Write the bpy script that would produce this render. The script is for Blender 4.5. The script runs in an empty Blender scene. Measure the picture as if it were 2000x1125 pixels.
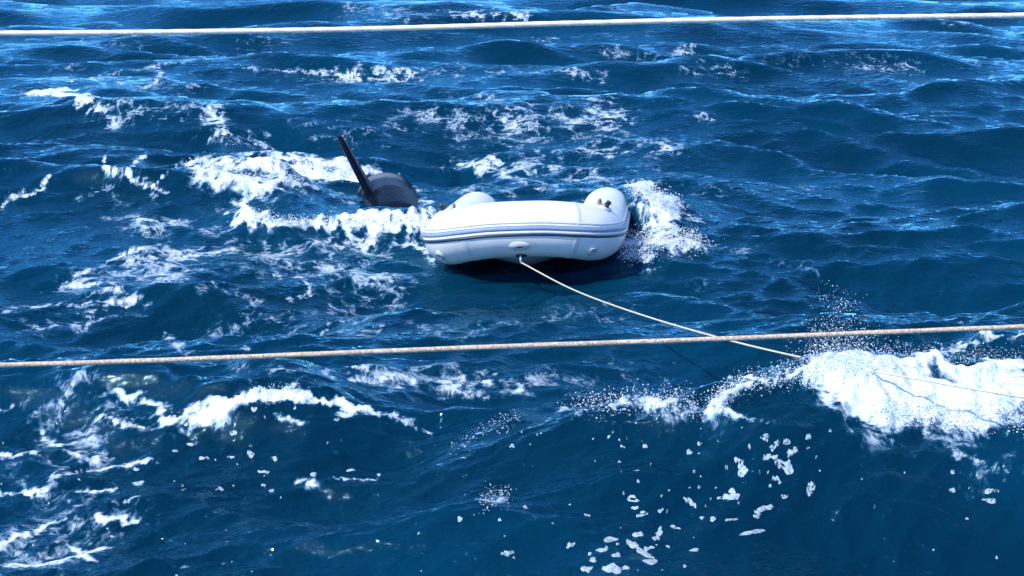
import bpy, bmesh, math, random
import numpy as np
from mathutils import Vector, Matrix, Euler

random.seed(4)
RNG = np.random.default_rng(11)
SC = bpy.context.scene
COL = SC.collection
R = math.radians

# ------------------------------------------------------------------ camera
CAM_H, PITCH, HFOV = 3.0, 17.6, 40.0
cam_data = bpy.data.cameras.new('camera')
cam = bpy.data.objects.new('camera', cam_data)
COL.objects.link(cam)
cam.location = (0, 0, CAM_H)
cam.rotation_euler = (R(90 - PITCH), 0, 0)
cam_data.sensor_width = 36
cam_data.lens = 18 / math.tan(R(HFOV / 2))
cam_data.clip_start = 0.05
cam_data.clip_end = 6000
SC.camera = cam

# ------------------------------------------------------------------ light
SUN_EL, SUN_AZ = 54.0, -120.0           # azimuth from straight ahead, minus = to the left
sun_dir = Vector((math.sin(R(SUN_AZ)) * math.cos(R(SUN_EL)), math.cos(R(SUN_AZ)) * math.cos(R(SUN_EL)), math.sin(R(SUN_EL))))
sd = bpy.data.lights.new('sun', 'SUN')
sd.energy = 2.1
sd.angle = R(0.53)
sd.color = (1.0, 0.975, 0.94)
sun = bpy.data.objects.new('sun', sd)
COL.objects.link(sun)
sun.location = (0, 0, 30)
sun.rotation_euler = sun_dir.to_track_quat('Z', 'Y').to_euler()

world = bpy.data.worlds.new('World')
SC.world = world
world.use_nodes = True
wn = world.node_tree
wn.nodes.clear()
sky = wn.nodes.new('ShaderNodeTexSky')
sky.sky_type = 'NISHITA'
sky.sun_disc = False
sky.sun_elevation = R(SUN_EL)
sky.sun_rotation = R(SUN_AZ)
sky.altitude = 0
sky.air_density = 0.55
sky.dust_density = 0.0
sky.ozone_density = 10.0
bg = wn.nodes.new('ShaderNodeBackground')
bg.inputs['Strength'].default_value = 0.15
wo = wn.nodes.new('ShaderNodeOutputWorld')
wn.links.new(sky.outputs[0], bg.inputs[0])
wn.links.new(bg.outputs[0], wo.inputs[0])

SC.view_settings.view_transform = 'Standard'
SC.view_settings.look = 'None'
SC.view_settings.exposure = 1.5
SC.view_settings.gamma = 1.0
SC.view_settings.use_curve_mapping = False
SC.render.engine = 'CYCLES'
SC.cycles.max_bounces = 6
SC.cycles.use_denoising = True

# ------------------------------------------------------------------ geometry of the view (photo pixels 2000 x 1125 -> rays)
F_PX = 1000 / math.tan(R(HFOV / 2))
CP, SP = math.cos(R(PITCH)), math.sin(R(PITCH))


def ray(px, py):
    a, b = (np.asarray(px, float) - 1000) / F_PX, (562.5 - np.asarray(py, float)) / F_PX
    return a, CP + b * SP, -SP + b * CP          # camera looks along +Y tilted down


def at_z(px, py, z=0.0):
    dx, dy, dz = ray(px, py)
    t = (z - CAM_H) / dz
    return np.stack([dx * t, dy * t, CAM_H + dz * t], -1)


def at_y(px, py, y):
    dx, dy, dz = ray(px, py)
    t = y / dy
    return np.stack([dx * t, dy * t, CAM_H + dz * t], -1)


# ------------------------------------------------------------------ helpers
def tag(o, label=None, cat=None, group=None, kind=None):
    if label: o['label'] = label
    if cat: o['category'] = cat
    if group: o['group'] = group
    if kind: o['kind'] = kind
    return o


def link_mesh(name, verts, faces, mat=None, parent=None, smooth=True):
    me = bpy.data.meshes.new(name)
    me.from_pydata([tuple(v) for v in verts], [], [tuple(f) for f in faces])
    me.update()
    if smooth:
        me.polygons.foreach_set('use_smooth', [True] * len(me.polygons))
    o = bpy.data.objects.new(name, me)
    COL.objects.link(o)
    if mat: me.materials.append(mat)
    if parent: o.parent = parent
    return o


def node_mat(name):
    m = bpy.data.materials.new(name)
    m.use_nodes = True
    nt = m.node_tree
    nt.nodes.clear()
    out = nt.nodes.new('ShaderNodeOutputMaterial')
    return m, nt, out


class NG:
    """small node-writing helper"""
    def __init__(s, nt): s.nt = nt
    def n(s, t, **kw):
        nd = s.nt.nodes.new(t)
        for k, v in kw.items(): setattr(nd, k, v)
        return nd
    def put(s, nd, **ins):
        for k, v in ins.items():
            sock = nd.inputs[k.replace('_', ' ')] if k.replace('_', ' ') in nd.inputs else nd.inputs[k]
            s.set(sock, v)
        return nd
    def set(s, sock, v):
        if isinstance(v, bpy.types.NodeSocket): s.nt.links.new(v, sock)
        else: sock.default_value = v
    def math(s, op, a, b=None, c=None, clamp=False):
        nd = s.n('ShaderNodeMath', operation=op, use_clamp=clamp)
        for i, v in enumerate((a, b, c)):
            if v is not None: s.set(nd.inputs[i], v)
        return nd.outputs[0]
    def maprange(s, v, a, b, c=0.0, d=1.0, kind='SMOOTHSTEP'):
        nd = s.n('ShaderNodeMapRange', interpolation_type=kind)
        for i, x in enumerate((v, a, b, c, d)): s.set(nd.inputs[i], x)
        return nd.outputs[0]
    def noise(s, vec, scale, detail=2.0, rough=0.5, dist=0.0):
        nd = s.n('ShaderNodeTexNoise')
        s.set(nd.inputs['Vector'], vec)
        nd.inputs['Scale'].default_value = scale
        nd.inputs['Detail'].default_value = detail
        nd.inputs['Roughness'].default_value = rough
        nd.inputs['Distortion'].default_value = dist
        return nd.outputs[0]
    def mapping(s, vec, scale=(1, 1, 1), rot=(0, 0, 0), loc=(0, 0, 0)):
        nd = s.n('ShaderNodeMapping')
        s.set(nd.inputs[0], vec)
        nd.inputs['Scale'].default_value = scale
        nd.inputs['Rotation'].default_value = rot
        nd.inputs['Location'].default_value = loc
        return nd.outputs[0]
    def mixc(s, f, a, b):
        nd = s.n('ShaderNodeMix', data_type='RGBA')
        s.set(nd.inputs[0], f); s.set(nd.inputs[6], a); s.set(nd.inputs[7], b)
        return nd.outputs[2]


def rgba(r, g, b): return (r, g, b, 1.0)


def simple_mat(name, col, rough=0.5, var=0.15, scale=12.0, bump=0.0, bscale=80.0, spec=0.5):
    m, nt, out = node_mat(name)
    g = NG(nt)
    tc = g.n('ShaderNodeTexCoord').outputs['Object']
    nz = g.noise(tc, scale, 4, 0.6)
    dark = rgba(*[c * (1 - var) for c in col]); lite = rgba(*[min(1, c * (1 + var)) for c in col])
    p = g.n('ShaderNodeBsdfPrincipled')
    g.set(p.inputs['Base Color'], g.mixc(g.maprange(nz, .3, .7), dark, lite))
    g.set(p.inputs['Roughness'], g.maprange(nz, .3, .7, rough * .85, min(1, rough * 1.15)))
    p.inputs['Specular IOR Level'].default_value = spec
    if bump:
        b = g.n('ShaderNodeBump')
        b.inputs['Strength'].default_value = bump
        b.inputs['Distance'].default_value = 0.004
        g.set(b.inputs['Height'], g.noise(tc, bscale, 3, .6))
        g.set(p.inputs['Normal'], b.outputs[0])
    nt.links.new(p.outputs[0], out.inputs[0])
    return m


# ------------------------------------------------------------------ numpy noise
_perm = RNG.permutation(256)
_perm = np.concatenate([_perm, _perm])
_ga = RNG.uniform(0, 2 * np.pi, 256)
_gx, _gy = np.cos(_ga), np.sin(_ga)


def perlin(x, y):
    xi, yi = np.floor(x).astype(np.int64), np.floor(y).astype(np.int64)
    xf, yf = x - xi, y - yi
    u, v = xf * xf * xf * (xf * (xf * 6 - 15) + 10), yf * yf * yf * (yf * (yf * 6 - 15) + 10)
    xi &= 255; yi &= 255
    def g(ix, iy, fx, fy):
        h = _perm[_perm[ix & 255] + (iy & 255)]
        return _gx[h] * fx + _gy[h] * fy
    a = g(xi, yi, xf, yf); b = g(xi + 1, yi, xf - 1, yf)
    c = g(xi, yi + 1, xf, yf - 1); d = g(xi + 1, yi + 1, xf - 1, yf - 1)
    return ((a + u * (b - a)) * (1 - v) + (c + u * (d - c)) * v) * 1.4


def fbm(x, y, oct=4, gain=.5):
    s, a = 0, 1.0
    for k in range(oct):
        s = s + a * perlin(x * 2 ** k + 17.3 * k, y * 2 ** k - 9.1 * k)
        a *= gain
    return s


# ------------------------------------------------------------------ water: one sheet to the horizon, fine where the camera looks
OFF = 0.95
u_f = np.linspace(-0.46, 0.46, 1150)
u_c = 0.46 * (14 / 0.46) ** (np.linspace(0, 1, 34)[1:] ** 1.0)
U = np.concatenate([-u_c[::-1], u_f, u_c])
s_f = np.linspace(1 / (3.7 + OFF), 1 / (38 + OFF), 790)
y_f = 1 / s_f - OFF
y_n = np.linspace(-0.6, 3.7, 26)[:-1]
y_far = np.geomspace(38, 3500, 60)[1:]
Y = np.concatenate([y_n, y_f, y_far])
NR, NC = len(Y), len(U)
GX = U[None, :] * (Y[:, None] + OFF)
GY = np.repeat(Y[:, None], NC, 1)
dyl = np.gradient(Y)[:, None]
dul = np.gradient(U)[None, :] * (Y[:, None] + OFF)
SPC = np.maximum(dyl, 1.5 * dul)          # local vertex spacing


def sea(x, y, spc):
    """wind sea of sharpened crests, each wave dragging the ones after it"""
    z = np.zeros_like(x)
    px, py = x.copy(), y.copy()
    px += .5 * perlin(x * .35, y * .35); py += .6 * perlin(x * .3 + 40, y * .3)
    rng = np.random.default_rng(5)
    lam, amp = 4.2, 0.085
    for i in range(40):
        th = R(-84) + rng.normal(0, .40 + .003 * i)
        k = 2 * np.pi / lam
        cx, cy = math.cos(th), math.sin(th)
        ph = (px * cx + py * cy) * k + rng.uniform(0, 6.28)
        w = np.exp(1.1 * (np.sin(ph) - 1))
        d = w * np.cos(ph)
        fade = np.clip(lam / (3.5 * spc) - 1, 0, 1)
        z += amp * (1.65 if lam < 1.3 else 1.2) * (w - .42) * fade
        drag = .32 * amp * fade
        px -= cx * d * drag * 3; py -= cy * d * drag * 3
        lam *= .905; amp *= .900
    return z


H = sea(GX, GY, SPC)
# gusts: patches where the small chop is stronger or weaker
near_fade = 1.0


def grid_slice(x0, x1, y0, y1):
    r0, r1 = np.searchsorted(Y, [y0, y1])
    r0, r1 = max(0, r0 - 1), min(NR, r1 + 1)
    ua = min(x0 / (max(y0, 0) + OFF), x0 / (y1 + OFF)); ub = max(x1 / (max(y0, 0) + OFF), x1 / (y1 + OFF))
    c0, c1 = np.searchsorted(U, [ua, ub])
    return slice(r0, r1), slice(max(0, c0 - 1), min(NC, c1 + 1))


def poly_near(X, Yy, P, vals):
    """nearest point on a polyline: distance vector and interpolated values"""
    best = np.full(X.shape, 1e9); bx = np.zeros_like(X); by = np.zeros_like(X)
    out = [np.zeros_like(X) for _ in range(vals.shape[1])]
    for i in range(len(P) - 1):
        a, b = P[i], P[i + 1]
        e = b[:2] - a[:2]
        t = np.clip(((X - a[0]) * e[0] + (Yy - a[1]) * e[1]) / (e @ e + 1e-9), 0, 1)
        dx, dy = X - a[0] - t * e[0], Yy - a[1] - t * e[1]
        d = np.hypot(dx, dy)
        m = d < best
        best[m] = d[m]; bx[m] = dx[m]; by[m] = dy[m]
        for k in range(len(out)):
            v = vals[i, k] + t * (vals[i + 1, k] - vals[i, k])
            out[k][m] = v[m]
    return best, bx, by, out


def smooth_poly(pts, n=6):
    pts = np.array(pts, float)
    P = np.vstack([2 * pts[0] - pts[1], pts, 2 * pts[-1] - pts[-2]])
    res = []
    for i in range(1, len(P) - 2):
        for k in range(n):
            t = k / n
            a, b, c, d = P[i - 1], P[i], P[i + 1], P[i + 2]
            res.append(.5 * ((2 * b) + (-a + c) * t + (2 * a - 5 * b + 4 * c - d) * t * t + (-a + 3 * b - 3 * c + d) * t ** 3))
    res.append(P[-2])
    return np.array(res)


def ridge(pts, wn, wb, p=1.5, wob=.12):
    """a wave crest through the given points: (photo x, photo y, crest height); wn / wb = width of its near / far side"""
    pts = smooth_poly(pts, 5)
    P = at_z(pts[:, 0], pts[:, 1], pts[:, 2])
    m = 3.2 * max(wn, wb)
    rs, cs = grid_slice(P[:, 0].min() - m, P[:, 0].max() + m, P[:, 1].min() - m, P[:, 1].max() + m)
    X, Yy = GX[rs, cs], GY[rs, cs]
    Xw = X + wob * perlin(X * 2.1, Yy * 2.1 + 7); Yw = Yy + wob * perlin(X * 2.0 + 31, Yy * 2.0)
    sw = np.full(X.shape, 1e-12); h = np.zeros_like(X); sy = np.zeros_like(X); d = np.full(X.shape, 1e9)
    for i in range(len(P) - 1):
        for t in (0, .5):
            a = P[i] * (1 - t) + P[i + 1] * t
            ex, ey = Xw - a[0], Yw - a[1]
            q = ex * ex + ey * ey
            w = (q + .012) ** -3
            sw += w; h += w * (pts[i, 2] * (1 - t) + pts[i + 1, 2] * t); sy += w * ey / np.sqrt(q + 1e-5)
    h /= sw; sy /= sw
    d, _, _, _ = poly_near(Xw, Yw, P, pts[:, 2:3])
    side = np.clip(.5 + .6 * sy, 0, 1)          # 0 near side, 1 far side
    w = wn * (1 - side) + wb * side
    H[rs, cs] += h * np.exp(-(d / w) ** p)


# foreground waves
ridge([(800, 935, 0), (880, 882, .13), (960, 835, .22), (1100, 806, .34), (1300, 792, .42), (1450, 764, .48), (1580, 738, .52),
       (1660, 754, .46), (1760, 802, .28), (1900, 836, .22), (2080, 850, .2), (2400, 870, 0)], .62, 1.0, 1.35)
ridge([(860, 1010, 0), (1050, 985, -.10), (1350, 960, -.14), (1650, 950, -.12), (1850, 1000, -.06), (2000, 1060, 0)], .5, .45)
ridge([(120, 812, 0), (230, 798, .10), (350, 802, .14), (480, 778, .21), (560, 768, .24), (640, 786, .21), (720, 812, .14), (850, 856, .05), (920, 890, 0)], .62, .7)
ridge([(1060, 925, 0), (980, 958, .13), (900, 998, .15), (800, 1034, .08), (690, 1060, 0)], .5, .8)
ridge([(1580, 830, 0), (1700, 868, .10), (1850, 920, .15), (2000, 962, .16), (2200, 1010, .1)], .35, .5)
ridge([(-80, 880, .1), (40, 868, .12), (130, 880, .1), (230, 905, 0)], .4, .5)
ridge([(-60, 1020, .07), (60, 1010, .09), (160, 1025, .05), (260, 1050, 0)], .4, .5)
# the heap of the breaking crest at the right
ridge([(1585, 738, 0), (1660, 730, .15), (1740, 740, .24), (1850, 742, .25), (1950, 740, .25), (2100, 735, .25), (2300, 730, 0)], .6, .36, 2.2, .08)
ridge([(1780, 690, 0), (1860, 684, .16), (1940, 668, .22), (2040, 664, .22), (2200, 668, 0)], .25, .5, 1.6)
# swells further out
ridge([(-120, 300, .16), (0, 292, .2), (120, 284, .2), (260, 292, .18), (380, 318, .1), (450, 340, 0)], 1.2, 1.2)
ridge([(-80, 178, .12), (60, 172, .2), (180, 186, .2), (300, 202, .2), (420, 214, .12), (520, 228, 0)], 1.0, 1.4)
ridge([(380, 300, 0), (420, 268, .12), (480, 274, .1), (560, 290, 0)], .7, 1.0)
ridge([(1160, 318, 0), (1270, 306, .12), (1400, 304, .14), (1520, 316, .1), (1650, 330, 0)], 1.0, 1.2)
ridge([(1220, 222, 0), (1320, 206, .16), (1500, 206, .18), (1650, 226, .1), (1750, 240, 0)], 1.4, 1.6)
ridge([(1700, 190, 0), (1800, 182, .16), (1950, 186, .18), (2100, 190, .1)], 1.4, 1.6)
ridge([(560, 22, 0), (680, 14, .25), (800, 22, .25), (980, 20, .2), (1100, 34, 0)], 2.4, 3)
ridge([(1120, 30, 0), (1220, 20, .2), (1320, 24, .16), (1420, 36, 0)], 2.4, 3)
ridge([(860, 205, 0), (940, 186, .14), (1060, 196, .14), (1180, 214, 0)], 1.1, 1.3)
ridge([(1780, 345, 0), (1880, 350, .1), (2050, 370, .1)], .9, 1.2)
# wash around the whale and the dinghy
ridge([(370, 322, 0), (440, 334, .12), (540, 345, .14), (640, 340, .1), (720, 345, 0)], .35, .5)
ridge([(680, 395, 0), (720, 402, -.12), (790, 402, -.12), (830, 400, 0)], .4, .6)
ridge([(840, 335, 0), (870, 342, -.2), (900, 352, -.1), (930, 360, 0)], .4, .35)
ridge([(1222, 400, .1), (1262, 390, .26), (1300, 402, .18), (1345, 425, 0)], .22, .22, 2.0, .03)
ridge([(1200, 480, .12), (1260, 478, .16), (1330, 482, .1), (1420, 490, 0)], .3, .3)


def calm(px, py, rad, level, amount):
    """flatten the chop round a point"""
    c = at_z(px, py, level)
    rs, cs = grid_slice(c[0] - 3 * rad, c[0] + 3 * rad, c[1] - 3 * rad, c[1] + 3 * rad)
    w = amount * np.exp(-(((GX[rs, cs] - c[0]) ** 2 + (GY[rs, cs] - c[1]) ** 2) / rad ** 2) ** 1.5)
    H[rs, cs] = H[rs, cs] * (1 - w) + level * w


calm(755, 405, .75, -.05, .85)
calm(1030, 500, .9, -.08, .5)
ridge([(440, 426, 0), (520, 433, .07), (640, 437, .08), (760, 436, .07), (850, 432, .04)], .25, .28)


def grid_ij(x, y):
    fr = np.clip(np.interp(y, Y, np.arange(NR)), 0, NR - 1.001)
    fc = np.clip(np.interp(x / (y + OFF), U, np.arange(NC)), 0, NC - 1.001)
    return fr, fc


def sample(A, x, y):
    fr, fc = grid_ij(np.asarray(x, float), np.asarray(y, float))
    r, c = fr.astype(int), fc.astype(int)
    a, b = fr - r, fc - c
    return (A[r, c] * (1 - b) + A[r, c + 1] * b) * (1 - a) + (A[r + 1, c] * (1 - b) + A[r + 1, c + 1] * b) * a


def on_sea(px, py):
    """first point of the water under a photo pixel (works on arrays)"""
    px, py = np.atleast_1d(np.asarray(px, float)), np.atleast_1d(np.asarray(py, float))
    dx, dy, dz = ray(px, py)
    t = (-CAM_H) / dz
    lo, hi = (CAM_H - .75) / -dz, (CAM_H + .5) / -dz
    res = hi.copy(); done = np.zeros(len(px), bool)
    for k in range(160):
        tt = lo + (hi - lo) * k / 159
        hit = (~done) & (CAM_H + dz * tt < sample(H, dx * tt, dy * tt))
        res[hit] = tt[hit]; done |= hit
    return np.stack([dx * res, dy * res, CAM_H + dz * res], -1)


# ------------------------------------------------------------------ foam and lumps painted along strokes on the water
FOAM = np.zeros((NR, NC))
LUMP = np.zeros((NR, NC))


def stroke(dens, wpx, pts, lump=0.0, soft=1.0, ax=1.9, wv=1.0):
    pts = smooth_poly(pts, 4) if len(pts) > 1 else np.array([pts[0], (pts[0][0] + 2, pts[0][1])], float)
    P = on_sea(pts[:, 0], pts[:, 1])
    yc = P[:, 1]
    dep = np.mean(CAM_H / np.hypot(yc, CAM_H)); dist = np.mean(np.hypot(yc, CAM_H))
    rx = wpx * ax * dist / F_PX * .5
    ry = wpx * dist / (F_PX * dep) * .5 * .8
    m = 2.3
    rs, cs = grid_slice(P[:, 0].min() - m * rx, P[:, 0].max() + m * rx, P[:, 1].min() - m * ry, P[:, 1].max() + m * ry)
    X, Yy = GX[rs, cs], GY[rs, cs]
    sc = .5 / rx
    X2 = X + wv * rx * (.9 * perlin(X * sc, Yy * sc + 3) + .5 * perlin(X * sc * 2.7, Yy * sc * 2)); Y2 = Yy + wv * ry * (1.0 * perlin(X * sc + 50, Yy * sc) + .6 * perlin(X * sc * 2.7 + 20, Yy * sc * 2))
    Q = P[:, :2] / np.array([rx, ry])
    d, _, _, _ = poly_near(X2 / rx, Y2 / ry, Q, np.zeros((len(Q), 1)))
    f = dens * np.exp(-(d / soft) ** 2 * .9)
    FOAM[rs, cs] = np.maximum(FOAM[rs, cs], f) + .25 * np.minimum(FOAM[rs, cs], f)
    if lump:
        LUMP[rs, cs] = np.maximum(LUMP[rs, cs], lump * np.exp(-(d * .9) ** 2))


S = stroke
# far water
S(1.1, 20, [(62, 186), (120, 186), (182, 194)], .06)
S(.6, 14, [(-20, 178), (50, 182)])
S(.62, 30, [(200, 214), (330, 210), (430, 216)], .03)
S(.62, 12, [(210, 225), (225, 245)]); S(.55, 14, [(400, 235), (450, 245)])
S(.72, 5, [(130, 160), (250, 140), (300, 131), (400, 112)]); S(.7, 7, [(300, 131), (312, 150), (285, 172)])
S(.55, 9, [(170, 170), (260, 160)]); S(.5, 40, [(100, 150), (380, 165)])
S(.75, 6, [(460, 128), (560, 140), (620, 142), (700, 150)]); S(.68, 16, [(640, 152), (760, 147), (900, 145)])
S(.62, 8, [(950, 141), (1060, 143), (1120, 146)]); S(.6, 14, [(1100, 138), (1180, 142)])
S(.62, 26, [(680, 14), (780, 30), (850, 22)]); S(.82, 9, [(885, 26), (960, 26), (1030, 28)], .03)
S(.6, 8, [(1195, 20), (1280, 20)]); S(.6, 10, [(1040, 75), (1090, 80)]); S(.55, 12, [(1180, 100), (1230, 104)])
S(.6, 10, [(1250, 120), (1360, 95)]); S(.66, 6, [(1840, 46), (1895, 44)]); S(.62, 5, [(1890, 124), (1915, 126)])
S(.55, 16, [(1330, 135), (1450, 150)]); S(.5, 14, [(1660, 130), (1780, 135)]); S(.4, 30, [(1500, 120), (1800, 140)])
S(.6, 10, [(1360, 228), (1390, 232)]); S(.5, 20, [(470, 80), (560, 85)])
S(.55, 8, [(60, 20), (100, 24)]); S(.5, 10, [(160, 80), (280, 95)])
# the wake behind the dinghy
S(.44, 50, [(900, 190), (1000, 205), (1250, 225)]); S(.62, 16, [(940, 185), (990, 205), (1040, 222)])
S(.60, 30, [(1150, 215), (1230, 225)]); S(.54, 50, [(960, 235), (1100, 258), (1290, 280)])
S(.50, 40, [(800, 225), (900, 250), (1000, 285)]); S(.6, 16, [(1180, 250), (1300, 278)])
S(.5, 30, [(600, 235), (720, 255), (800, 250)]); S(.55, 16, [(780, 215), (850, 225)])
S(.62, 34, [(900, 325), (980, 314), (1100, 330), (1180, 350)]); S(.64, 26, [(980, 345), (1080, 365), (1160, 380)])
S(.72, 14, [(850, 328), (900, 322), (960, 312)]); S(.55, 30, [(900, 370), (1000, 385)])
S(.5, 22, [(1040, 300), (1200, 300), (1300, 290)]); S(.42, 24, [(1350, 370), (1500, 372), (1600, 365)])
# whale wash
S(1.0, 26, [(378, 326), (440, 350), (520, 364), (600, 360)], .08)
S(.86, 24, [(400, 318), (520, 322), (620, 336), (690, 346)], .06)
S(1.0, 20, [(600, 350), (680, 350), (705, 352)], .05); S(.8, 16, [(460, 305), (560, 305), (600, 318)])
S(.55, 30, [(560, 385), (640, 380), (690, 395)], .05); S(.6, 14, [(500, 385), (540, 400)])
S(1.0, 18, [(470, 428), (560, 439), (700, 441), (845, 436)], .07); S(.75, 12, [(430, 408), (480, 420)])
S(.75, 18, [(700, 445), (780, 440), (830, 450)]); S(.8, 18, [(800, 470), (830, 490), (850, 515)])
S(.8, 20, [(770, 355), (800, 375), (825, 400)], .04); S(.75, 14, [(690, 335), (720, 340), (765, 350)], .04)
S(.8, 8, [(415, 266), (435, 272)]); S(.55, 20, [(440, 275), (520, 285)]); S(.6, 6, [(500, 285), (535, 294)])
# dinghy splashes
S(1.15, 34, [(1244, 362), (1270, 385), (1316, 410)], .05); S(.9, 14, [(1225, 405), (1290, 424)], .04)
S(1.05, 26, [(1225, 482), (1290, 476), (1360, 482)], .06); S(1.1, 18, [(1225, 508), (1265, 506)], .05)
S(.6, 22, [(1370, 482), (1450, 492)], .03); S(.5, 14, [(1500, 505), (1590, 530)])
# laces on the left
S(.88, 7, [(212, 292), (203, 320), (240, 346), (305, 366)]); S(.86, 7, [(284, 302), (252, 326)])
S(.82, 6, [(352, 320), (315, 346)]); S(.84, 7, [(95, 348), (75, 374), (20, 390), (2, 410)]); S(.7, 7, [(75, 372), (100, 376)])
S(.55, 8, [(150, 395), (210, 370), (230, 400)]); S(.6, 10, [(300, 370), (330, 395)])
S(.66, 90, [(200, 560), (400, 500), (600, 510), (720, 560)]); S(.8, 14, [(130, 556), (200, 562), (260, 578)])
S(.76, 8, [(150, 542), (260, 490), (330, 474)]); S(.72, 13, [(-10, 606), (60, 600), (200, 594), (300, 590)])
S(.8, 9, [(560, 585), (606, 572), (590, 545), (560, 538)]); S(.62, 30, [(340, 500), (500, 480), (570, 490)])
S(.66, 20, [(330, 660), (380, 690), (490, 672)]); S(.6, 18, [(300, 540), (420, 560), (520, 600)])
S(.52, 40, [(640, 520), (800, 545)]); S(.55, 36, [(60, 640), (240, 625)]); S(.5, 26, [(560, 620), (700, 600)])
S(.62, 60, [(250, 430), (420, 460)]); S(.55, 40, [(700, 480), (800, 500)]); S(.6, 10, [(620, 470), (740, 490)])
S(.5, 60, [(450, 640), (700, 640), (900, 650)]); S(.45, 20, [(900, 640), (1100, 620)])
# between the guard rope and the foreground waves
S(.46, 46, [(480, 716), (700, 730), (900, 742), (1120, 748), (1350, 736)])
S(.58, 40, [(650, 740), (850, 760), (1000, 760)]); S(.6, 8, [(680, 716), (720, 722)]); S(.5, 20, [(920, 745), (1080, 750)])
S(.55, 14, [(1360, 565), (1380, 560)]); S(.36, 50, [(1000, 600), (1250, 610)])
S(.5, 16, [(1880, 640), (2000, 645)]); S(.55, 8, [(1760, 676), (1830, 676)])
# lower left
S(.85, 9, [(-10, 806), (50, 795)]); S(.78, 16, [(225, 775), (290, 790), (330, 832)], .02); S(.8, 10, [(200, 820), (280, 835)])
S(1.05, 14, [(330, 826), (400, 812), (480, 786), (560, 780), (640, 792), (735, 812)], .03); S(1.1, 24, [(370, 822), (440, 816)])
S(.8, 10, [(500, 770), (580, 764), (605, 776)], .05); S(.7, 8, [(540, 818), (600, 832)]); S(.75, 9, [(650, 812), (760, 815), (840, 850)])
S(.8, 20, [(75, 860), (150, 890), (190, 908)], .02); S(.82, 10, [(-10, 890), (70, 892)]); S(.8, 10, [(100, 935), (180, 920), (310, 902)])
S(.98, 9, [(-10, 966), (90, 962)]); S(.85, 10, [(150, 962), (220, 960)]); S(.86, 12, [(185, 1010), (265, 1022)])
S(.9, 14, [(-10, 1072), (80, 1032), (130, 1016)]); S(.92, 18, [(-10, 1104), (80, 1104), (150, 1086), (205, 1070)])
S(.86, 10, [(140, 1072), (190, 1100)]); S(.7, 8, [(350, 1112), (440, 1100)]); S(.75, 8, [(240, 985), (270, 970)])
S(.54, 150, [(60, 900), (120, 1000), (60, 1100)]); S(.54, 70, [(100, 790), (260, 850)])
S(.8, 6, [(632, 932), (680, 938), (740, 938)]); S(.7, 16, [(590, 940), (610, 944)])
# foreground crest
S(.68, 10, [(890, 880), (930, 852), (962, 834)], .02); S(.72, 24, [(1100, 806), (1180, 804), (1250, 792), (1310, 806)], .05)
S(.85, 28, [(1270, 800), (1330, 815), (1390, 815)], .06); S(.92, 14, [(1395, 792), (1450, 768)], .05)
S(.85, 8, [(1415, 742), (1500, 736)]); S(.92, 14, [(1450, 762), (1530, 742), (1605, 736)], .04)
S(.75, 8, [(1410, 812), (1470, 822), (1510, 828)]); S(.68, 20, [(940, 984), (990, 972)], .02)
S(.45, 40, [(1680, 860), (1850, 890), (1990, 930)]); S(.6, 8, [(1860, 890), (1940, 915)])
# the breaking crest
S(1.9, 80, [(1690, 736), (1760, 756), (1860, 766), (2000, 770), (2200, 778)], .07, wv=.35); S(1.5, 34, [(1620, 728), (1760, 722), (1900, 722), (2050, 720)], .08)
S(.9, 16, [(1800, 700), (1880, 682), (1940, 668), (2050, 662)], .06); S(.55, 24, [(1760, 806), (1800, 815), (1900, 822), (2050, 826)], .08)

FOAM += .10 + .10 * fbm(GX * .5, GY * .35, 3)
# open sea outside the picture carries the same broken laces
wild = np.clip(fbm(GX * .22 + 9, GY * .2, 4) - .1, 0, 1) * 1.1
out_m = np.clip((np.abs(GX) / (GY + OFF) - .36) / .06, 0, 1)
out_m = np.maximum(out_m, np.clip((GY - 32) / 8, 0, 1))
FOAM += out_m * wild * .8

lumps = .8 * np.abs(fbm(GX * 3.2, GY * 2.4, 2)) + .4 * np.abs(perlin(GX * 9 + 5, GY * 7)) + .16 * np.abs(perlin(GX * 22, GY * 17))
HZ = H + LUMP * lumps * np.clip(1.25 - GY / 40, .5, 1.2)

V = np.empty((NR * NC, 3), np.float32)
V[:, 0] = GX.ravel(); V[:, 1] = GY.ravel(); V[:, 2] = HZ.ravel()
idx = np.arange(NR * NC, dtype=np.int32).reshape(NR, NC)
Fq = np.stack([idx[:-1, :-1], idx[:-1, 1:], idx[1:, 1:], idx[1:, :-1]], -1).reshape(-1, 4)
wm = bpy.data.meshes.new('water')
V = np.vstack([V, np.array([(-3500, -3500, -.5), (3500, -3500, -.5), (3500, 2.6, -.5), (-3500, 2.6, -.5)], np.float32)])       # the sea goes on behind the viewer
Fq = np.vstack([Fq, len(V) - 4 + np.arange(4, dtype=np.int32)[None]])
wm.vertices.add(len(V)); wm.vertices.foreach_set('co', V.ravel())
wm.loops.add(Fq.size); wm.loops.foreach_set('vertex_index', Fq.ravel())
wm.polygons.add(len(Fq)); wm.polygons.foreach_set('loop_start', np.arange(0, Fq.size, 4, dtype=np.int32))
wm.polygons.foreach_set('use_smooth', np.ones(len(Fq), bool))
wm.update()
at = wm.attributes.new('foam', 'FLOAT', 'POINT')
at.data.foreach_set('value', np.append(FOAM.ravel(), [0] * 4).astype(np.float32))
water = bpy.data.objects.new('water', wm)
COL.objects.link(water)
tag(water, kind='structure')

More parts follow.
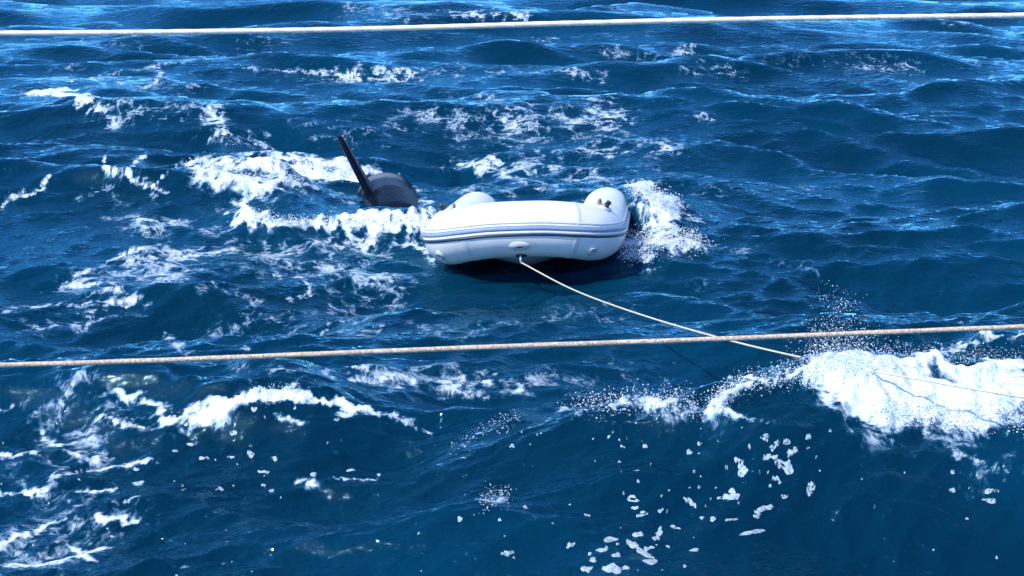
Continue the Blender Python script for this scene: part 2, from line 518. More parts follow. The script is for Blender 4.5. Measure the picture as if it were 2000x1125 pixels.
# ------------------------------------------------------------------ water material
m, nt, out = node_mat('sea_water')
g = NG(nt)
pos = g.n('ShaderNodeNewGeometry').outputs['Position']
foam = g.n('ShaderNodeAttribute', attribute_name='foam').outputs['Fac']
warp = g.n('ShaderNodeTexNoise'); g.set(warp.inputs['Vector'], pos); warp.inputs['Scale'].default_value = 2.2; warp.inputs['Detail'].default_value = 3
vm = g.n('ShaderNodeVectorMath', operation='MULTIPLY_ADD')
nt.links.new(warp.outputs['Color'], vm.inputs[0]); vm.inputs[1].default_value = (.28, .4, 0); nt.links.new(pos, vm.inputs[2])
wp = vm.outputs[0]
flat = g.mapping(wp, (1, .95, .4), (0, 0, R(10)))
n1 = g.noise(flat, 4.2, 5, .58)
n2 = g.noise(flat, 13.0, 4, .58)
n3 = g.noise(g.mapping(wp, (1, .8, .5)), 42.0, 3, .62)
n0 = g.noise(flat, 1.6, 3, .5)
n4 = g.noise(g.mapping(wp, (.55, 2.6, .5), (0, 0, R(-6))), 9.0, 3, .55)
lace1 = g.math('SUBTRACT', 1.0, g.math('MULTIPLY', g.math('ABSOLUTE', g.math('SUBTRACT', n1, .5)), 10.0), clamp=True)
lace2 = g.math('SUBTRACT', 1.0, g.math('MULTIPLY', g.math('ABSOLUTE', g.math('SUBTRACT', n2, .5)), 7.0), clamp=True)
pat = g.math('ADD', g.math('MULTIPLY', lace1, .42), g.math('MULTIPLY', lace2, .28))
pat = g.math('ADD', pat, g.math('MULTIPLY', g.math('SUBTRACT', n3, .5), .62))
pat = g.math('ADD', pat, g.math('MULTIPLY', g.math('SUBTRACT', n0, .5), .7))
pat = g.math('ADD', pat, g.math('MULTIPLY', g.math('SUBTRACT', n4, .5), .75))
thr = g.math('SUBTRACT', 1.08, foam)
diff = g.math('SUBTRACT', pat, thr)
fac = g.math('MULTIPLY', g.maprange(diff, -.08, .50), g.maprange(foam, .4, 1.05, .36, 1.0, 'LINEAR'))
veil = g.maprange(diff, -.30, .35)     # thin bubbles under the surface
# water body
big = g.noise(pos, .35, 3, .5)
deep = g.mixc(g.maprange(big, .35, .65), rgba(.0001, .0160, .034), rgba(.0002, .0270, .058))
wcol = g.mixc(g.math('MULTIPLY', veil, .6), deep, rgba(.015, .11, .21))
b1 = g.noise(g.mapping(pos, (1, 1.5, 1), (0, 0, R(-8))), 7.0, 3, .55, .3)
b2 = g.noise(g.mapping(pos, (1, 1.7, 1), (0, 0, R(12))), 22.0, 3, .6, .3)
bh = g.math('ADD', g.math('MULTIPLY', b1, .025), g.math('MULTIPLY', b2, .0060))
bh = g.math('ADD', bh, g.math('MULTIPLY', fac, .0015))
bp = g.n('ShaderNodeBump'); bp.inputs['Strength'].default_value = 1.0; bp.inputs['Distance'].default_value = 1.0
g.set(bp.inputs['Height'], bh)
body = g.n('ShaderNodeBsdfDiffuse'); g.set(body.inputs['Color'], wcol); nt.links.new(bp.outputs[0], body.inputs['Normal'])
mirror = g.n('ShaderNodeBsdfGlossy'); mirror.inputs['Color'].default_value = rgba(.40, .84, .96)
g.set(mirror.inputs['Roughness'], g.maprange(veil, 0, 1, .026, .03)); nt.links.new(bp.outputs[0], mirror.inputs['Normal'])
fr = g.n('ShaderNodeFresnel'); fr.inputs['IOR'].default_value = 1.34; nt.links.new(bp.outputs[0], fr.inputs['Normal'])
wat = g.n('ShaderNodeMixShader'); g.set(wat.inputs[0], fr.outputs[0]); nt.links.new(body.outputs[0], wat.inputs[1]); nt.links.new(mirror.outputs[0], wat.inputs[2])
fo = g.n('ShaderNodeBsdfPrincipled')
f4 = g.noise(g.mapping(pos, (1, .8, 1)), 26.0, 4, .6)
g.set(fo.inputs['Base Color'], g.mixc(g.maprange(f4, .3, .7), rgba(.42, .53, .62), rgba(.82, .86, .89)))
fo.inputs['Roughness'].default_value = .75
fo.inputs['Specular IOR Level'].default_value = .3
b3 = g.n('ShaderNodeBump'); b3.inputs['Strength'].default_value = .9; b3.inputs['Distance'].default_value = .012
g.set(b3.inputs['Height'], g.math('ADD', f4, g.math('MULTIPLY', n3, .6)))
nt.links.new(b3.outputs[0], fo.inputs['Normal'])
mx = g.n('ShaderNodeMixShader')
g.set(mx.inputs[0], fac); nt.links.new(wat.outputs[0], mx.inputs[1]); nt.links.new(fo.outputs[0], mx.inputs[2])
nt.links.new(mx.outputs[0], out.inputs[0])
wm.materials.append(m)

# ------------------------------------------------------------------ sweeps
def frames(path):
    path = np.array(path, float)
    T = np.gradient(path, axis=0)
    T /= np.linalg.norm(T, axis=1)[:, None]
    return path, T


def sweep(path, radius, nseg, profile=None, up=(0, 0, 1), caps=True):
    """tube along path; profile(i, a) scales the radius"""
    path, T = frames(path)
    upv = np.array(up, float)
    verts, faces = [], []
    rad = np.broadcast_to(np.asarray(radius, float), (len(path),))
    for i in range(len(path)):
        s = np.cross(T[i], upv); s /= np.linalg.norm(s)
        w = np.cross(s, T[i])
        for k in range(nseg):
            a = 2 * math.pi * k / nseg
            r = rad[i] * (profile(i, a) if profile else 1)
            verts.append(path[i] + s * r * math.cos(a) + w * r * math.sin(a))
    for i in range(len(path) - 1):
        for k in range(nseg):
            a, b = i * nseg + k, i * nseg + (k + 1) % nseg
            faces.append((a, a + nseg, b + nseg, b))
    if caps:
        faces.append(tuple(range(nseg)))
        faces.append(tuple((len(path) - 1) * nseg + k for k in reversed(range(nseg))))
    return verts, faces


def resample(pts, step):
    pts = smooth_poly(pts, 24)
    seg = np.linalg.norm(np.diff(pts, axis=0), axis=1)
    L = np.concatenate([[0], np.cumsum(seg)])
    n = max(2, int(L[-1] / step))
    t = np.linspace(0, L[-1], n)
    return np.stack([np.interp(t, L, pts[:, k]) for k in range(3)], -1), t


def rope(name, pts, rad, mat, step, lay, nseg=12, strands=3):
    P, t = resample(pts, step)
    prof = lambda i, a: 1 + .13 * abs(math.cos(strands * .5 * (a - 2 * math.pi * t[i] / lay))) - .06
    v, f = sweep(P, rad, nseg, prof)
    return link_mesh(name, v, f, mat)


# ------------------------------------------------------------------ dinghy
white_skin = simple_mat('white_hypalon', (.64, .625, .595), .36, .09, 4, .25, 90)
grey_skin = simple_mat('grey_rubber', (.34, .37, .40), .5, .12, 20)
patch_grey = simple_mat('pale_grey_rubber', (.50, .51, .52), .5, .1, 20)
blue_strip = simple_mat('slate_blue_rubber', (.20, .27, .38), .45, .1, 20)
navy_strip = simple_mat('navy_rubber', (.012, .018, .05), .4, .1, 20)
steel = simple_mat('stainless_steel', (.45, .46, .47), .3, .1, 30)
dark_fit = simple_mat('dark_fitting', (.03, .03, .032), .4, .2, 30)
tan_strap = simple_mat('tan_webbing', (.30, .22, .14), .7, .2, 40)
wood_mat = simple_mat('transom_ply', (.50, .50, .48), .5, .1, 15)

dinghy = bpy.data.objects.new('dinghy', None)
COL.objects.link(dinghy)
tag(dinghy, 'white inflatable dinghy with navy and grey rub stripes, bow towards the viewer', 'dinghy')

RT = .22
half = [(0, 0, .105), (.22, -.008, .10), (.42, -.045, .075), (.545, -.14, .04), (.595, -.36, .015), (.60, -.8, 0), (.60, -1.3, 0), (.60, -1.9, 0), (.60, -2.25, .005)]
full = [(-x, y, z) for x, y, z in half[::-1]] + half[1:]
TP, tt = resample(full, .035)
TP, TT = frames(TP)
NTP = len(TP)
TRAD = np.full(NTP, RT)
for i in range(NTP):
    e = min(tt[i], tt[-1] - tt[i])
    if e < .42: TRAD[i] = RT * (.42 + .58 * math.sin(e / .42 * math.pi / 2) ** .8)


def tube_pt(fi, ang, off=0.0):
    """point on the tube: fi = path index (float, NTP/2 = bow), ang in degrees above the outward horizontal"""
    i = min(max(int(round(fi)), 0), NTP - 1)
    s = np.cross(TT[i], (0, 0, 1)); s /= np.linalg.norm(s)
    s = -s if (s[1] < 0 and abs(TT[i][0]) > .7) else s
    c = np.array([0, -.9, 0]); o = TP[i] - c
    if np.dot(s[:2], o[:2]) < 0: s = -s
    w = np.array([0, 0, 1.0]) - TT[i] * TT[i][2]; w /= np.linalg.norm(w)
    n = s * math.cos(R(ang)) + w * math.sin(R(ang))
    return TP[i] + n * (TRAD[i] + off), n, TT[i]


v, f = sweep(TP, TRAD, 40)
tube = link_mesh('tube', v, f, white_skin, dinghy)
for end, sgn in ((0, 1), (NTP - 1, -1)):                       # rounded caps of the stern cones
    pass


def band(name, a0, a1, thick, mat, i0=6, i1=None, parent=None):
    i1 = NTP - 7 if i1 is None else i1
    vs, fs = [], []
    prof = [(a0, -.004), (a0 + (a1 - a0) * .06, thick * .8), (a0 + (a1 - a0) * .3, thick), (a0 + (a1 - a0) * .7, thick), (a1 - (a1 - a0) * .06, thick * .8), (a1, -.004)]
    k = len(prof)
    for i in range(i0, i1 + 1):
        for a, o in prof:
            vs.append(tube_pt(i, a, o)[0])
    for j in range(i1 - i0):
        for q in range(k - 1):
            a = j * k + q
            fs.append((a, a + 1, a + k + 1, a + k))
    fs.append(tuple(range(k))); fs.append(tuple((i1 - i0) * k + q for q in reversed(range(k))))
    return link_mesh(name, vs, fs, mat, parent or dinghy)


tag(band('rub_strake', 4.5, 13, .016, blue_strip), 'slate blue raised rubbing strake')
tag(band('stripe', 18.5, 22.5, .005, patch_grey), 'pale grey upper stripe')
tag(band('stripe', 13.4, 14.4, .006, grey_skin), 'thin grey line above the strake')
tag(band('stripe', -2, 4.0, .010, white_skin), 'white stripe under the strake')
tag(band('stripe', -7.4, -2.4, .009, navy_strip), 'navy stripe along the tube')


def patch_disc(name, fi, ang, rx, ry, thick, mat, lab=None, n=28, parent=None):
    p, nrm, t = tube_pt(fi, ang)
    bvec = np.cross(nrm, t)
    vs, fs = [], []
    for ring, off in ((1.0, -.002), (.94, thick), (.0, thick * 1.15)):
        for k in range(n if ring else 1):
            a = 2 * math.pi * k / n
            du, dv = rx * ring * math.cos(a), ry * ring * math.sin(a)
            q = p + t * du + bvec * dv
            i = min(max(int(round(fi)), 0), NTP - 1)
            ctr = TP[i] + t * du
            q = ctr + (q - ctr) / np.linalg.norm(q - ctr) * (RT + off)
            vs.append(q)
    for k in range(n):
        fs.append((k, (k + 1) % n, n + (k + 1) % n, n + k)); fs.append((n + k, n + (k + 1) % n, 2 * n))
    o = link_mesh(name, vs, fs, mat, parent or dinghy)
    if lab: o['label'] = lab
    return o, p, nrm, t, bvec


def torus(name, c, ax, b, R0, r0, mat, parent, n=24, m_=8, arc=2 * math.pi):
    c, ax, b = map(lambda q: np.array(q, float), (c, ax, b))
    nn = np.cross(ax, b); nn /= np.linalg.norm(nn)
    vs, fs = [], []
    closed = arc > 6.2
    for i in range(n if closed else n + 1):
        a = arc * i / n
        d = ax * math.cos(a) + b * math.sin(a)
        for k in range(m_):
            q = 2 * math.pi * k / m_
            vs.append(c + d * (R0 + r0 * math.cos(q)) + nn * r0 * math.sin(q))
    for i in range(n):
        for k in range(m_):
            j = (i + 1) % n if closed else i + 1
            fs.append((i * m_ + k, j * m_ + k, j * m_ + (k + 1) % m_, i * m_ + (k + 1) % m_))
    return link_mesh(name, vs, fs, mat, parent)


MID = (NTP - 1) / 2
patch_white = simple_mat('patch_white', (.54, .54, .53), .5, .08, 30)
for fi in (MID - 15, MID + 15):
    o, p, nrm, t, b = patch_disc('lifting_patch', fi, -38, .050, .055, .004, patch_white)
    torus('ring', p + nrm * .010 - b * .006, t, b, .028, .005, steel, o)
    s_, *_ = patch_disc('strap', fi, -36, .010, .040, .010, grey_skin, parent=o)
# bow patch with its slot
o, p, nrm, t, b = patch_disc('bow_patch', MID - 1, -30, .085, .045, .004, patch_white)
patch_disc('slot', MID - 1, -31, .034, .007, .008, dark_fit, parent=o)
# towing eye under the bow
o, p, nrm, t, b = patch_disc('towing_eye', MID, -62, .045, .035, .008, dark_fit)
torus('ring', p + nrm * .035, nrm, b, .026, .007, steel, o)
eye_local = p + nrm * .058


def bar(name, pts, r, mat, parent, n=8):
    P, _ = resample(pts, .012)
    vv, ff = sweep(P, r, n, up=(.2, .97, .1))
    return link_mesh(name, vv, ff, mat, parent)


def fitting(fi, ang, kind):
    """rowlock base with its stub or a carrying handle on top of the tube"""
    if kind == 'rowlock':
        o, p, nrm, t, b = patch_disc('rowlock', fi, ang, .075, .05, .012, patch_white)
        p2, n2, *_ = tube_pt(fi, ang, .012)
        bar('socket', [p2, p2 + n2 * .03, p2 + n2 * .055], .018, dark_fit, o)
        bar('pin', [p2 + n2 * .03 - t * .06, p2 + n2 * .045, p2 + n2 * .03 + t * .06], .009, dark_fit, o)
    elif kind == 'handle':
        o, p, nrm, t, b = patch_disc('grab_handle', fi, ang, .10, .045, .006, patch_white)
        bar('grip', [p - t * .075, p - t * .055 + nrm * .03, p + nrm * .042, p + t * .055 + nrm * .03, p + t * .075], .011, tan_strap, o)
    else:
        o, p, nrm, t, b = patch_disc('air_valve', fi, ang, .035, .035, .010, grey_skin)
        patch_disc('cap', fi, ang, .02, .02, .018, dark_fit, parent=o)
    return o


fitting(MID - 18, 62, 'rowlock'); fitting(MID - 23, 84, 'handle')
fitting(MID + 16, 72, 'rowlock'); fitting(MID + 23, 96, 'handle'); fitting(MID + 21, 58, 'valve')
def seam(i):
    vs, fs = [], []
    n = 48
    for di, off in ((-.45, .0002), (-.4, .0018), (.4, .0018), (.45, .0002)):
        for k in range(n):
            a = 360 * k / n
            p0, n0, t0 = tube_pt(i, a, off)
            vs.append(p0 + t0 * di * .05)
    for r_ in range(3):
        for k in range(n):
            fs.append((r_ * n + k, r_ * n + (k + 1) % n, (r_ + 1) * n + (k + 1) % n, (r_ + 1) * n + k))
    return link_mesh('seam', vs, fs, patch_white, dinghy)


for i in (int(MID) - 11, int(MID) + 11, int(MID) - 31, int(MID) + 31): seam(i)
# hull floor under the tubes: shallow V closing upward to the bow
vs, fs = [], []
ys = np.linspace(-2.15, -.02, 22)
xs = np.linspace(-1, 1, 17)
for y in ys:
    k = min(1, (y + 2.15) / 2.1)
    hw = .52 * (1 - max(0, (y + .55) / .6) ** 2.2) if y > -.55 else .52
    hw = max(hw, .10)
    keel = -.30 + .20 * max(0, (y + .8) / .8) ** 2
    edge = -.12 + .07 * max(0, (y + .8) / .8) ** 2
    for x in xs:
        vs.append((x * hw, y, edge + (keel - edge) * (1 - abs(x)) ** .85))
nx = len(xs)
for j in range(len(ys) - 1):
    for i in range(nx - 1):
        a = j * nx + i
        fs.append((a, a + nx, a + nx + 1, a + 1))
hull = link_mesh('hull', vs, fs, grey_skin, dinghy)
hull_sol = hull.modifiers.new('thick', 'SOLIDIFY'); hull_sol.thickness = .02


def box(name, c, d, mat, parent, bev=.006):
    bm = bmesh.new()
    bmesh.ops.create_cube(bm, size=1)
    bmesh.ops.scale(bm, vec=d, verts=bm.verts)
    bmesh.ops.bevel(bm, geom=bm.edges, offset=bev, segments=2, affect='EDGES')
    bmesh.ops.translate(bm, vec=c, verts=bm.verts)
    me = bpy.data.meshes.new(name); bm.to_mesh(me); bm.free()
    me.materials.append(mat)
    o = bpy.data.objects.new(name, me); COL.objects.link(o); o.parent = parent
    return o


box('transom', (0, -1.95, -.10), (.86, .035, .30), wood_mat, dinghy)
box('thwart', (0, -1.1, .05), (.88, .22, .03), wood_mat, dinghy)

D_PITCH, D_YAW, D_ROLL = 7.5, -6.0, 3.5
# local +Y is the bow; turn the bow to the viewer
rot = Euler((0, 0, R(180 + D_YAW)), 'XYZ').to_matrix() @ Euler((R(D_PITCH), R(D_ROLL), 0), 'XYZ').to_matrix()
bow_at = Vector(at_y(1014, 457, 9.72))
D_SIZE = .91
dinghy.scale = (D_SIZE,) * 3
dinghy.rotation_euler = rot.to_euler()
dinghy.location = bow_at - rot @ Vector((0, 0, .06))
bpy.context.view_layer.update()
eye_w = dinghy.location + rot @ (Vector(eye_local) * D_SIZE)

# ------------------------------------------------------------------ orca
def loft(rings, close=True):
    n = len(rings[0]); vs = [p for r_ in rings for p in r_]; fs = []
    for i in range(len(rings) - 1):
        for k in range(n):
            a, b = i * n + k, i * n + (k + 1) % n
            fs.append((a, b, b + n, a + n))
    fs.append(tuple(reversed(range(n)))); fs.append(tuple((len(rings) - 1) * n + k for k in range(n)))
    return vs, fs


# local: +X towards the head, +Z the back
prof = [(-2.6, .05, .07, -.62), (-2.3, .09, .14, -.46), (-1.9, .16, .25, -.28), (-1.4, .28, .36, -.11), (-.8, .42, .48, 0), (0, .52, .56, 0), (.7, .55, .57, 0),
        (1.3, .50, .52, 0), (1.8, .40, .42, -.02), (2.15, .28, .30, -.05), (2.38, .15, .17, -.08), (2.45, .05, .06, -.09)]
bm = bmesh.new()


def add(vs, fs):
    b = [bm.verts.new(tuple(q)) for q in vs]
    for q in fs: bm.faces.new([b[i] for i in q])


rings = [[(x, wy * math.cos(a), zc + hz * math.sin(a)) for a in np.linspace(0, 2 * math.pi, 33)[:-1]] for x, wy, hz, zc in prof]
add(*loft(rings))
# dorsal fin: sections from the back up to the tip, swept aft
fin = [(-.02, .36, .40, .13), (.10, .30, .47, .09), (.16, .24, .57, .068), (.12, .19, .74, .056), (.05, .15, .92, .050), (-.02, .12, 1.10, .045), (-.10, .085, 1.25, .038), (-.15, .04, 1.31, .024)]
rings = [[(xc + ch * math.cos(a), th * math.sin(a) * (1 - .25 * math.cos(a)), z) for a in np.linspace(0, 2 * math.pi, 21)[:-1]] for xc, ch, z, th in fin]
add(*loft(rings))
for s in (-1, 1):                                              # flippers and flukes, under water
    rings = []
    for t in np.linspace(0, 1, 7):
        ch = .26 * (1 + .5 * math.sin(t * 2.6)) * (1 - .75 * t ** 3)
        rings.append([(1.25 - .35 * t + ch * math.cos(a), s * (.38 + .62 * t), -.22 - .42 * t + .055 * (1 - .5 * t) * math.sin(a)) for a in np.linspace(0, 2 * math.pi, 17)[:-1]])
    add(*loft(rings))
    rings = []
    for t in np.linspace(0, 1, 7):
        ch = .24 * (1 - t) ** .7 + .03
        rings.append([(-2.55 - .38 * t ** 1.4 + ch * math.cos(a), s * (.02 + .75 * t), -.62 + .045 * (1 - .6 * t) * math.sin(a)) for a in np.linspace(0, 2 * math.pi, 17)[:-1]])
    add(*loft(rings))
bmesh.ops.recalc_face_normals(bm, faces=bm.faces)
me = bpy.data.meshes.new('orca'); bm.to_mesh(me); bm.free()
tmp = bpy.data.objects.new('orca_source', me); COL.objects.link(tmp)
md = tmp.modifiers.new('r', 'REMESH'); md.mode = 'VOXEL'; md.voxel_size = .02
md = tmp.modifiers.new('s', 'SMOOTH'); md.factor = .5; md.iterations = 24
dg = bpy.context.evaluated_depsgraph_get(); dg.update()
ome = bpy.data.meshes.new_from_object(tmp.evaluated_get(dg))
bpy.data.objects.remove(tmp)
ome.name = 'orca'
ome.polygons.foreach_set('use_smooth', [True] * len(ome.polygons))
orca = bpy.data.objects.new('orca', ome); COL.objects.link(orca)
ome.materials.clear()
m, nt, out = node_mat('orca_skin')
g = NG(nt)
ob = g.n('ShaderNodeTexCoord').outputs['Object']
sx = g.n('ShaderNodeSeparateXYZ'); nt.links.new(ob, sx.inputs[0])
nz = g.noise(ob, 5.0, 4, .6)
wob = g.math('MULTIPLY', g.math('SUBTRACT', nz, .5), .35)
xx = g.math('ADD', sx.outputs[0], wob)
sad = g.math('MULTIPLY', g.maprange(xx, -.95, -.75), g.maprange(xx, -.42, -.6))
sad = g.math('MULTIPLY', sad, g.maprange(sx.outputs[2], .24, .36))
sad = g.math('MULTIPLY', sad, g.maprange(sx.outputs[2], .62, .56))
belly = g.maprange(g.math('ADD', sx.outputs[2], wob), -.18, -.26)
colr = g.mixc(sad, rgba(.004, .007, .013), rgba(.11, .115, .13))
colr = g.mixc(belly, colr, rgba(.7, .7, .68))
p = g.n('ShaderNodeBsdfPrincipled'); g.set(p.inputs['Base Color'], colr); p.inputs['Roughness'].default_value = .12
p.inputs['IOR'].default_value = 1.17
p.inputs['Specular IOR Level'].default_value = .10
bpn = g.n('ShaderNodeBump'); bpn.inputs['Strength'].default_value = .35; bpn.inputs['Distance'].default_value = .01
g.set(bpn.inputs['Height'], g.noise(ob, 24, 3, .6)); nt.links.new(bpn.outputs[0], p.inputs['Normal'])
nt.links.new(p.outputs[0], out.inputs[0])
ome.materials.append(m)
tag(orca, 'dark orca surfacing beside the dinghy, tall narrow dorsal fin leaning left', 'orca')
O_HEAD, O_ROLL, O_PITCH = -82.0, 28.0, 4.0       # heading: towards the viewer, a little to the right
orot = Euler((0, 0, R(O_HEAD)), 'XYZ').to_matrix() @ Euler((R(O_ROLL), R(O_PITCH), 0), 'XYZ').to_matrix()
for yy in np.linspace(12.6, 10.6, 200):
    fin_base = Vector(at_y(728, 390, yy))
    if fin_base.z - float(sample(H, fin_base.x, fin_base.y)) > .03: break

O_SIZE = .74
orca.scale = (O_SIZE,) * 3
orca.rotation_euler = orot.to_euler()
orca.location = fin_base - orot @ (Vector((.28, 0, .52)) * O_SIZE)

# ------------------------------------------------------------------ ropes
m, nt, out = node_mat('rope_fibre')
g = NG(nt)
ob = g.n('ShaderNodeTexCoord').outputs['Object']
nz = g.noise(g.mapping(ob, (1, 1, 1)), 420.0, 2, .6)
big = g.noise(ob, 6.0, 3, .6)
p = g.n('ShaderNodeBsdfPrincipled')
c0 = g.mixc(g.maprange(nz, .35, .65), rgba(.60, .47, .37), rgba(.86, .76, .65))
g.set(p.inputs['Base Color'], g.mixc(g.maprange(big, .35, .7), c0, rgba(.76, .65, .54)))
p.inputs['Roughness'].default_value = .8
nt.links.new(p.outputs[0], out.inputs[0])
cream_rope = m
m2, nt2, out2 = node_mat('rope_brown')
g = NG(nt2)
ob = g.n('ShaderNodeTexCoord').outputs['Object']
nz = g.noise(ob, 380.0, 2, .6)
p = g.n('ShaderNodeBsdfPrincipled')
g.set(p.inputs['Base Color'], g.mixc(g.maprange(nz, .35, .65), rgba(.38, .26, .17), rgba(.62, .49, .37)))
p.inputs['Roughness'].default_value = .8
nt2.links.new(p.outputs[0], out2.inputs[0])
tow_mat = simple_mat('tow_line', (.52, .48, .34), .75, .15, 60)

up_px = [(-1100, 58), (-500, 64), (0, 65), (300, 63), (700, 57), (1100, 46), (1500, 37), (2000, 30), (2600, 22), (3200, 18)]
lo_px = [(-1100, 735), (-500, 724), (0, 713), (300, 704), (700, 688), (1000, 676), (1400, 662), (2000, 638), (2600, 616), (3200, 596)]
pts = [at_y(x, y, 1.32 + .04 * x / 2000) for x, y in up_px]
tag(rope('guard_rope', pts, .0025, cream_rope, .0032, .011), 'cream guard rope, upper of two, stretched near the top of the view', 'rope', 'guard ropes along the yacht side')
pts = [at_y(x, y, 1.32 + .05 * x / 2000) for x, y in lo_px]
tag(rope('guard_rope', pts, .0025, m2, .0032, .010), 'tan brown guard rope, lower of two, crossing below the dinghy', 'rope', 'guard ropes along the yacht side')
e_w = np.array(eye_w)
kx = [1020, 1410, 1700, 2000]
ky = [1 / e_w[1], 1 / (on_sea(1410, 662)[0][1] * .93), 1 / (on_sea(1700, 724)[0][1] * .97), 1 / (on_sea(2000, 777)[0][1] * .95)]
kc = np.polyfit(kx, ky, 2)
tow = [tuple(e_w)]
for x, y in ((1120, 566), (1250, 614), (1410, 661), (1560, 697), (1700, 724), (1850, 751), (2000, 777), (2300, 828), (2700, 896)):
    near = 1.004 * max(1 / on_sea(x, y)[0][1], 0) if x <= 2000 else 0
    tow.append(tuple(at_y(x, y, 1 / max(np.polyval(kc, x), near))))
tag(rope('tow_rope', tow, .0050, tow_mat, .012, .05, 9), 'thin pale tow rope running from the dinghy bow down right into white spray', 'rope')

# ------------------------------------------------------------------ loose foam flecks on the water
foam_mat, nt, out = node_mat('foam_fleck')
g = NG(nt)
ob = g.n('ShaderNodeTexCoord').outputs['Object']
fz = g.noise(ob, 70.0, 3, .6)
p = g.n('ShaderNodeBsdfDiffuse'); g.set(p.inputs['Color'], g.mixc(g.maprange(fz, .35, .65), rgba(.25, .34, .40), rgba(.40, .49, .54)))
tp = g.n('ShaderNodeBsdfTransparent')
mx = g.n('ShaderNodeMixShader'); g.set(mx.inputs[0], g.maprange(fz, .30, .55, .55, .92))
nt.links.new(tp.outputs[0], mx.inputs[1]); nt.links.new(p.outputs[0], mx.inputs[2]); nt.links.new(mx.outputs[0], out.inputs[0])
flk = []


def fleck(px, py, wx, wy, ang=0.0):
    flk.append((px, py, wx * .5, wy * .5, -ang * wy / wx * 1.2))


for q in [(1450, 923, 24, 22), (1430, 972, 30, 16), (1430, 962, 14, 6), (1535, 916, 34, 22), (1520, 908, 18, 12), (1503, 897, 36, 10), (1583, 956, 19, 18), (1580, 966, 14, 10),
          (1515, 939, 20, 7), (1523, 947, 8, 4), (1514, 873, 20, 12, .6), (1536, 868, 18, 9), (1546, 888, 22, 11, .5), (1494, 858, 18, 9, .6), (1553, 880, 8, 6), (1463, 877, 7, 9), (1532, 973, 16, 6),
          (1256, 1006, 16, 12), (1246, 1046, 20, 11), (1288, 1042, 14, 16, .8), (1234, 1064, 30, 13, -.8), (1258, 1082, 34, 13, -.9), (1270, 1098, 36, 11), (1192, 1056, 32, 7, .3),
          (1176, 1075, 24, 9, .4), (1204, 1086, 16, 13), (1158, 1096, 17, 8), (1146, 1114, 22, 14), (1196, 1112, 34, 22), (1222, 1112, 14, 8), (1114, 1068, 19, 10, .4), (1348, 984, 24, 12, -.8),
          (1236, 978, 28, 10), (1240, 994, 14, 6), (1392, 1016, 14, 7), (1430, 1018, 24, 6, .2), (1472, 1042, 46, 8, .8), (1490, 998, 38, 11, 1.0), (1478, 1012, 16, 6), (1356, 1076, 22, 5),
          (1216, 874, 9, 6), (1260, 875, 11, 7), (1346, 886, 12, 5), (1366, 870, 10, 5), (1268, 1072, 18, 6), (1206, 1064, 8, 4), (1152, 1082, 10, 7), (1246, 1010, 9, 5), (1288, 1002, 9, 5),
          (1320, 1034, 18, 5, -.8), (1314, 1028, 10, 6), (1410, 975, 12, 5), (1936, 963, 26, 7), (1932, 980, 34, 7, -.4), (1860, 962, 12, 5), (988, 1086, 16, 5), (1000, 1084, 10, 3),
          (898, 1018, 12, 4), (1026, 993, 10, 6), (976, 1018, 8, 4), (906, 896, 12, 4), (1000, 874, 12, 5), (612, 928, 14, 6), (490, 890, 14, 12), (536, 898, 12, 10), (516, 923, 22, 6), (686, 920, 16, 6),
          (740, 928, 10, 5), (430, 957, 16, 6), (450, 895, 14, 4), (374, 872, 18, 4), (360, 958, 10, 4), (270, 945, 22, 8), (530, 959, 10, 7)]:
    fleck(*q)
for cx, cy, sx_, sy_, n, mx_ in [(1480, 900, 90, 60, 40, 8), (1240, 1060, 110, 55, 60, 9), (1350, 960, 110, 60, 50, 7), (1300, 880, 110, 40, 40, 6), (1800, 1000, 160, 60, 40, 6), (520, 950, 130, 70, 60, 8),
                               (900, 1060, 140, 40, 25, 6), (160, 960, 150, 100, 60, 12), (1130, 860, 110, 40, 30, 5), (1850, 925, 110, 20, 12, 6), (250, 860, 120, 30, 30, 10)]:
    for _ in range(int(n * .32)):
        x, y = random.gauss(cx, sx_), random.gauss(cy, sy_)
        if 790 < y < 1160:
            w = 2 + (mx_ - 2) * random.random() ** 3
            fleck(x, y, w * random.uniform(1.2, 2.2), w * random.uniform(.6, 1.0), random.uniform(-.4, .6))
fv, ff, fpx, flift = [], [], [], []
for px, py, rx, ry, sl in flk:
    n = 18 if rx > 5 else 8
    ph = [random.uniform(0, 6.28) for _ in range(4)]
    base = len(fpx)
    for ring, lift in ((1.0, -.001), (.82, .001), (.4, .0012)):
        for k in range(n):
            a = 2 * math.pi * k / n
            q = ring * (1 + .20 * math.sin(2 * a + ph[0]) + .17 * math.sin(3 * a + ph[1]) + .06 * math.sin(5 * a + ph[2]))
            dx = rx * q * math.cos(a)
            fpx.append((px + dx, py + ry * q * math.sin(a) + sl * dx)); flift.append(lift)
    for r_ in range(2):
        for k in range(n):
            a, b = base + r_ * n + k, base + r_ * n + (k + 1) % n
            ff.append((b, a, a + n, b + n))
    ff.append(tuple(base + 2 * n + k for k in reversed(range(n))))
fpx = np.array(fpx)
fv = on_sea(fpx[:, 0], fpx[:, 1])
fv[:, 2] = sample(HZ, fv[:, 0], fv[:, 1]) + np.array(flift)
tag(link_mesh('foam', fv, ff, foam_mat), 'scattered white foam flecks floating on the dark wave faces', kind='stuff')

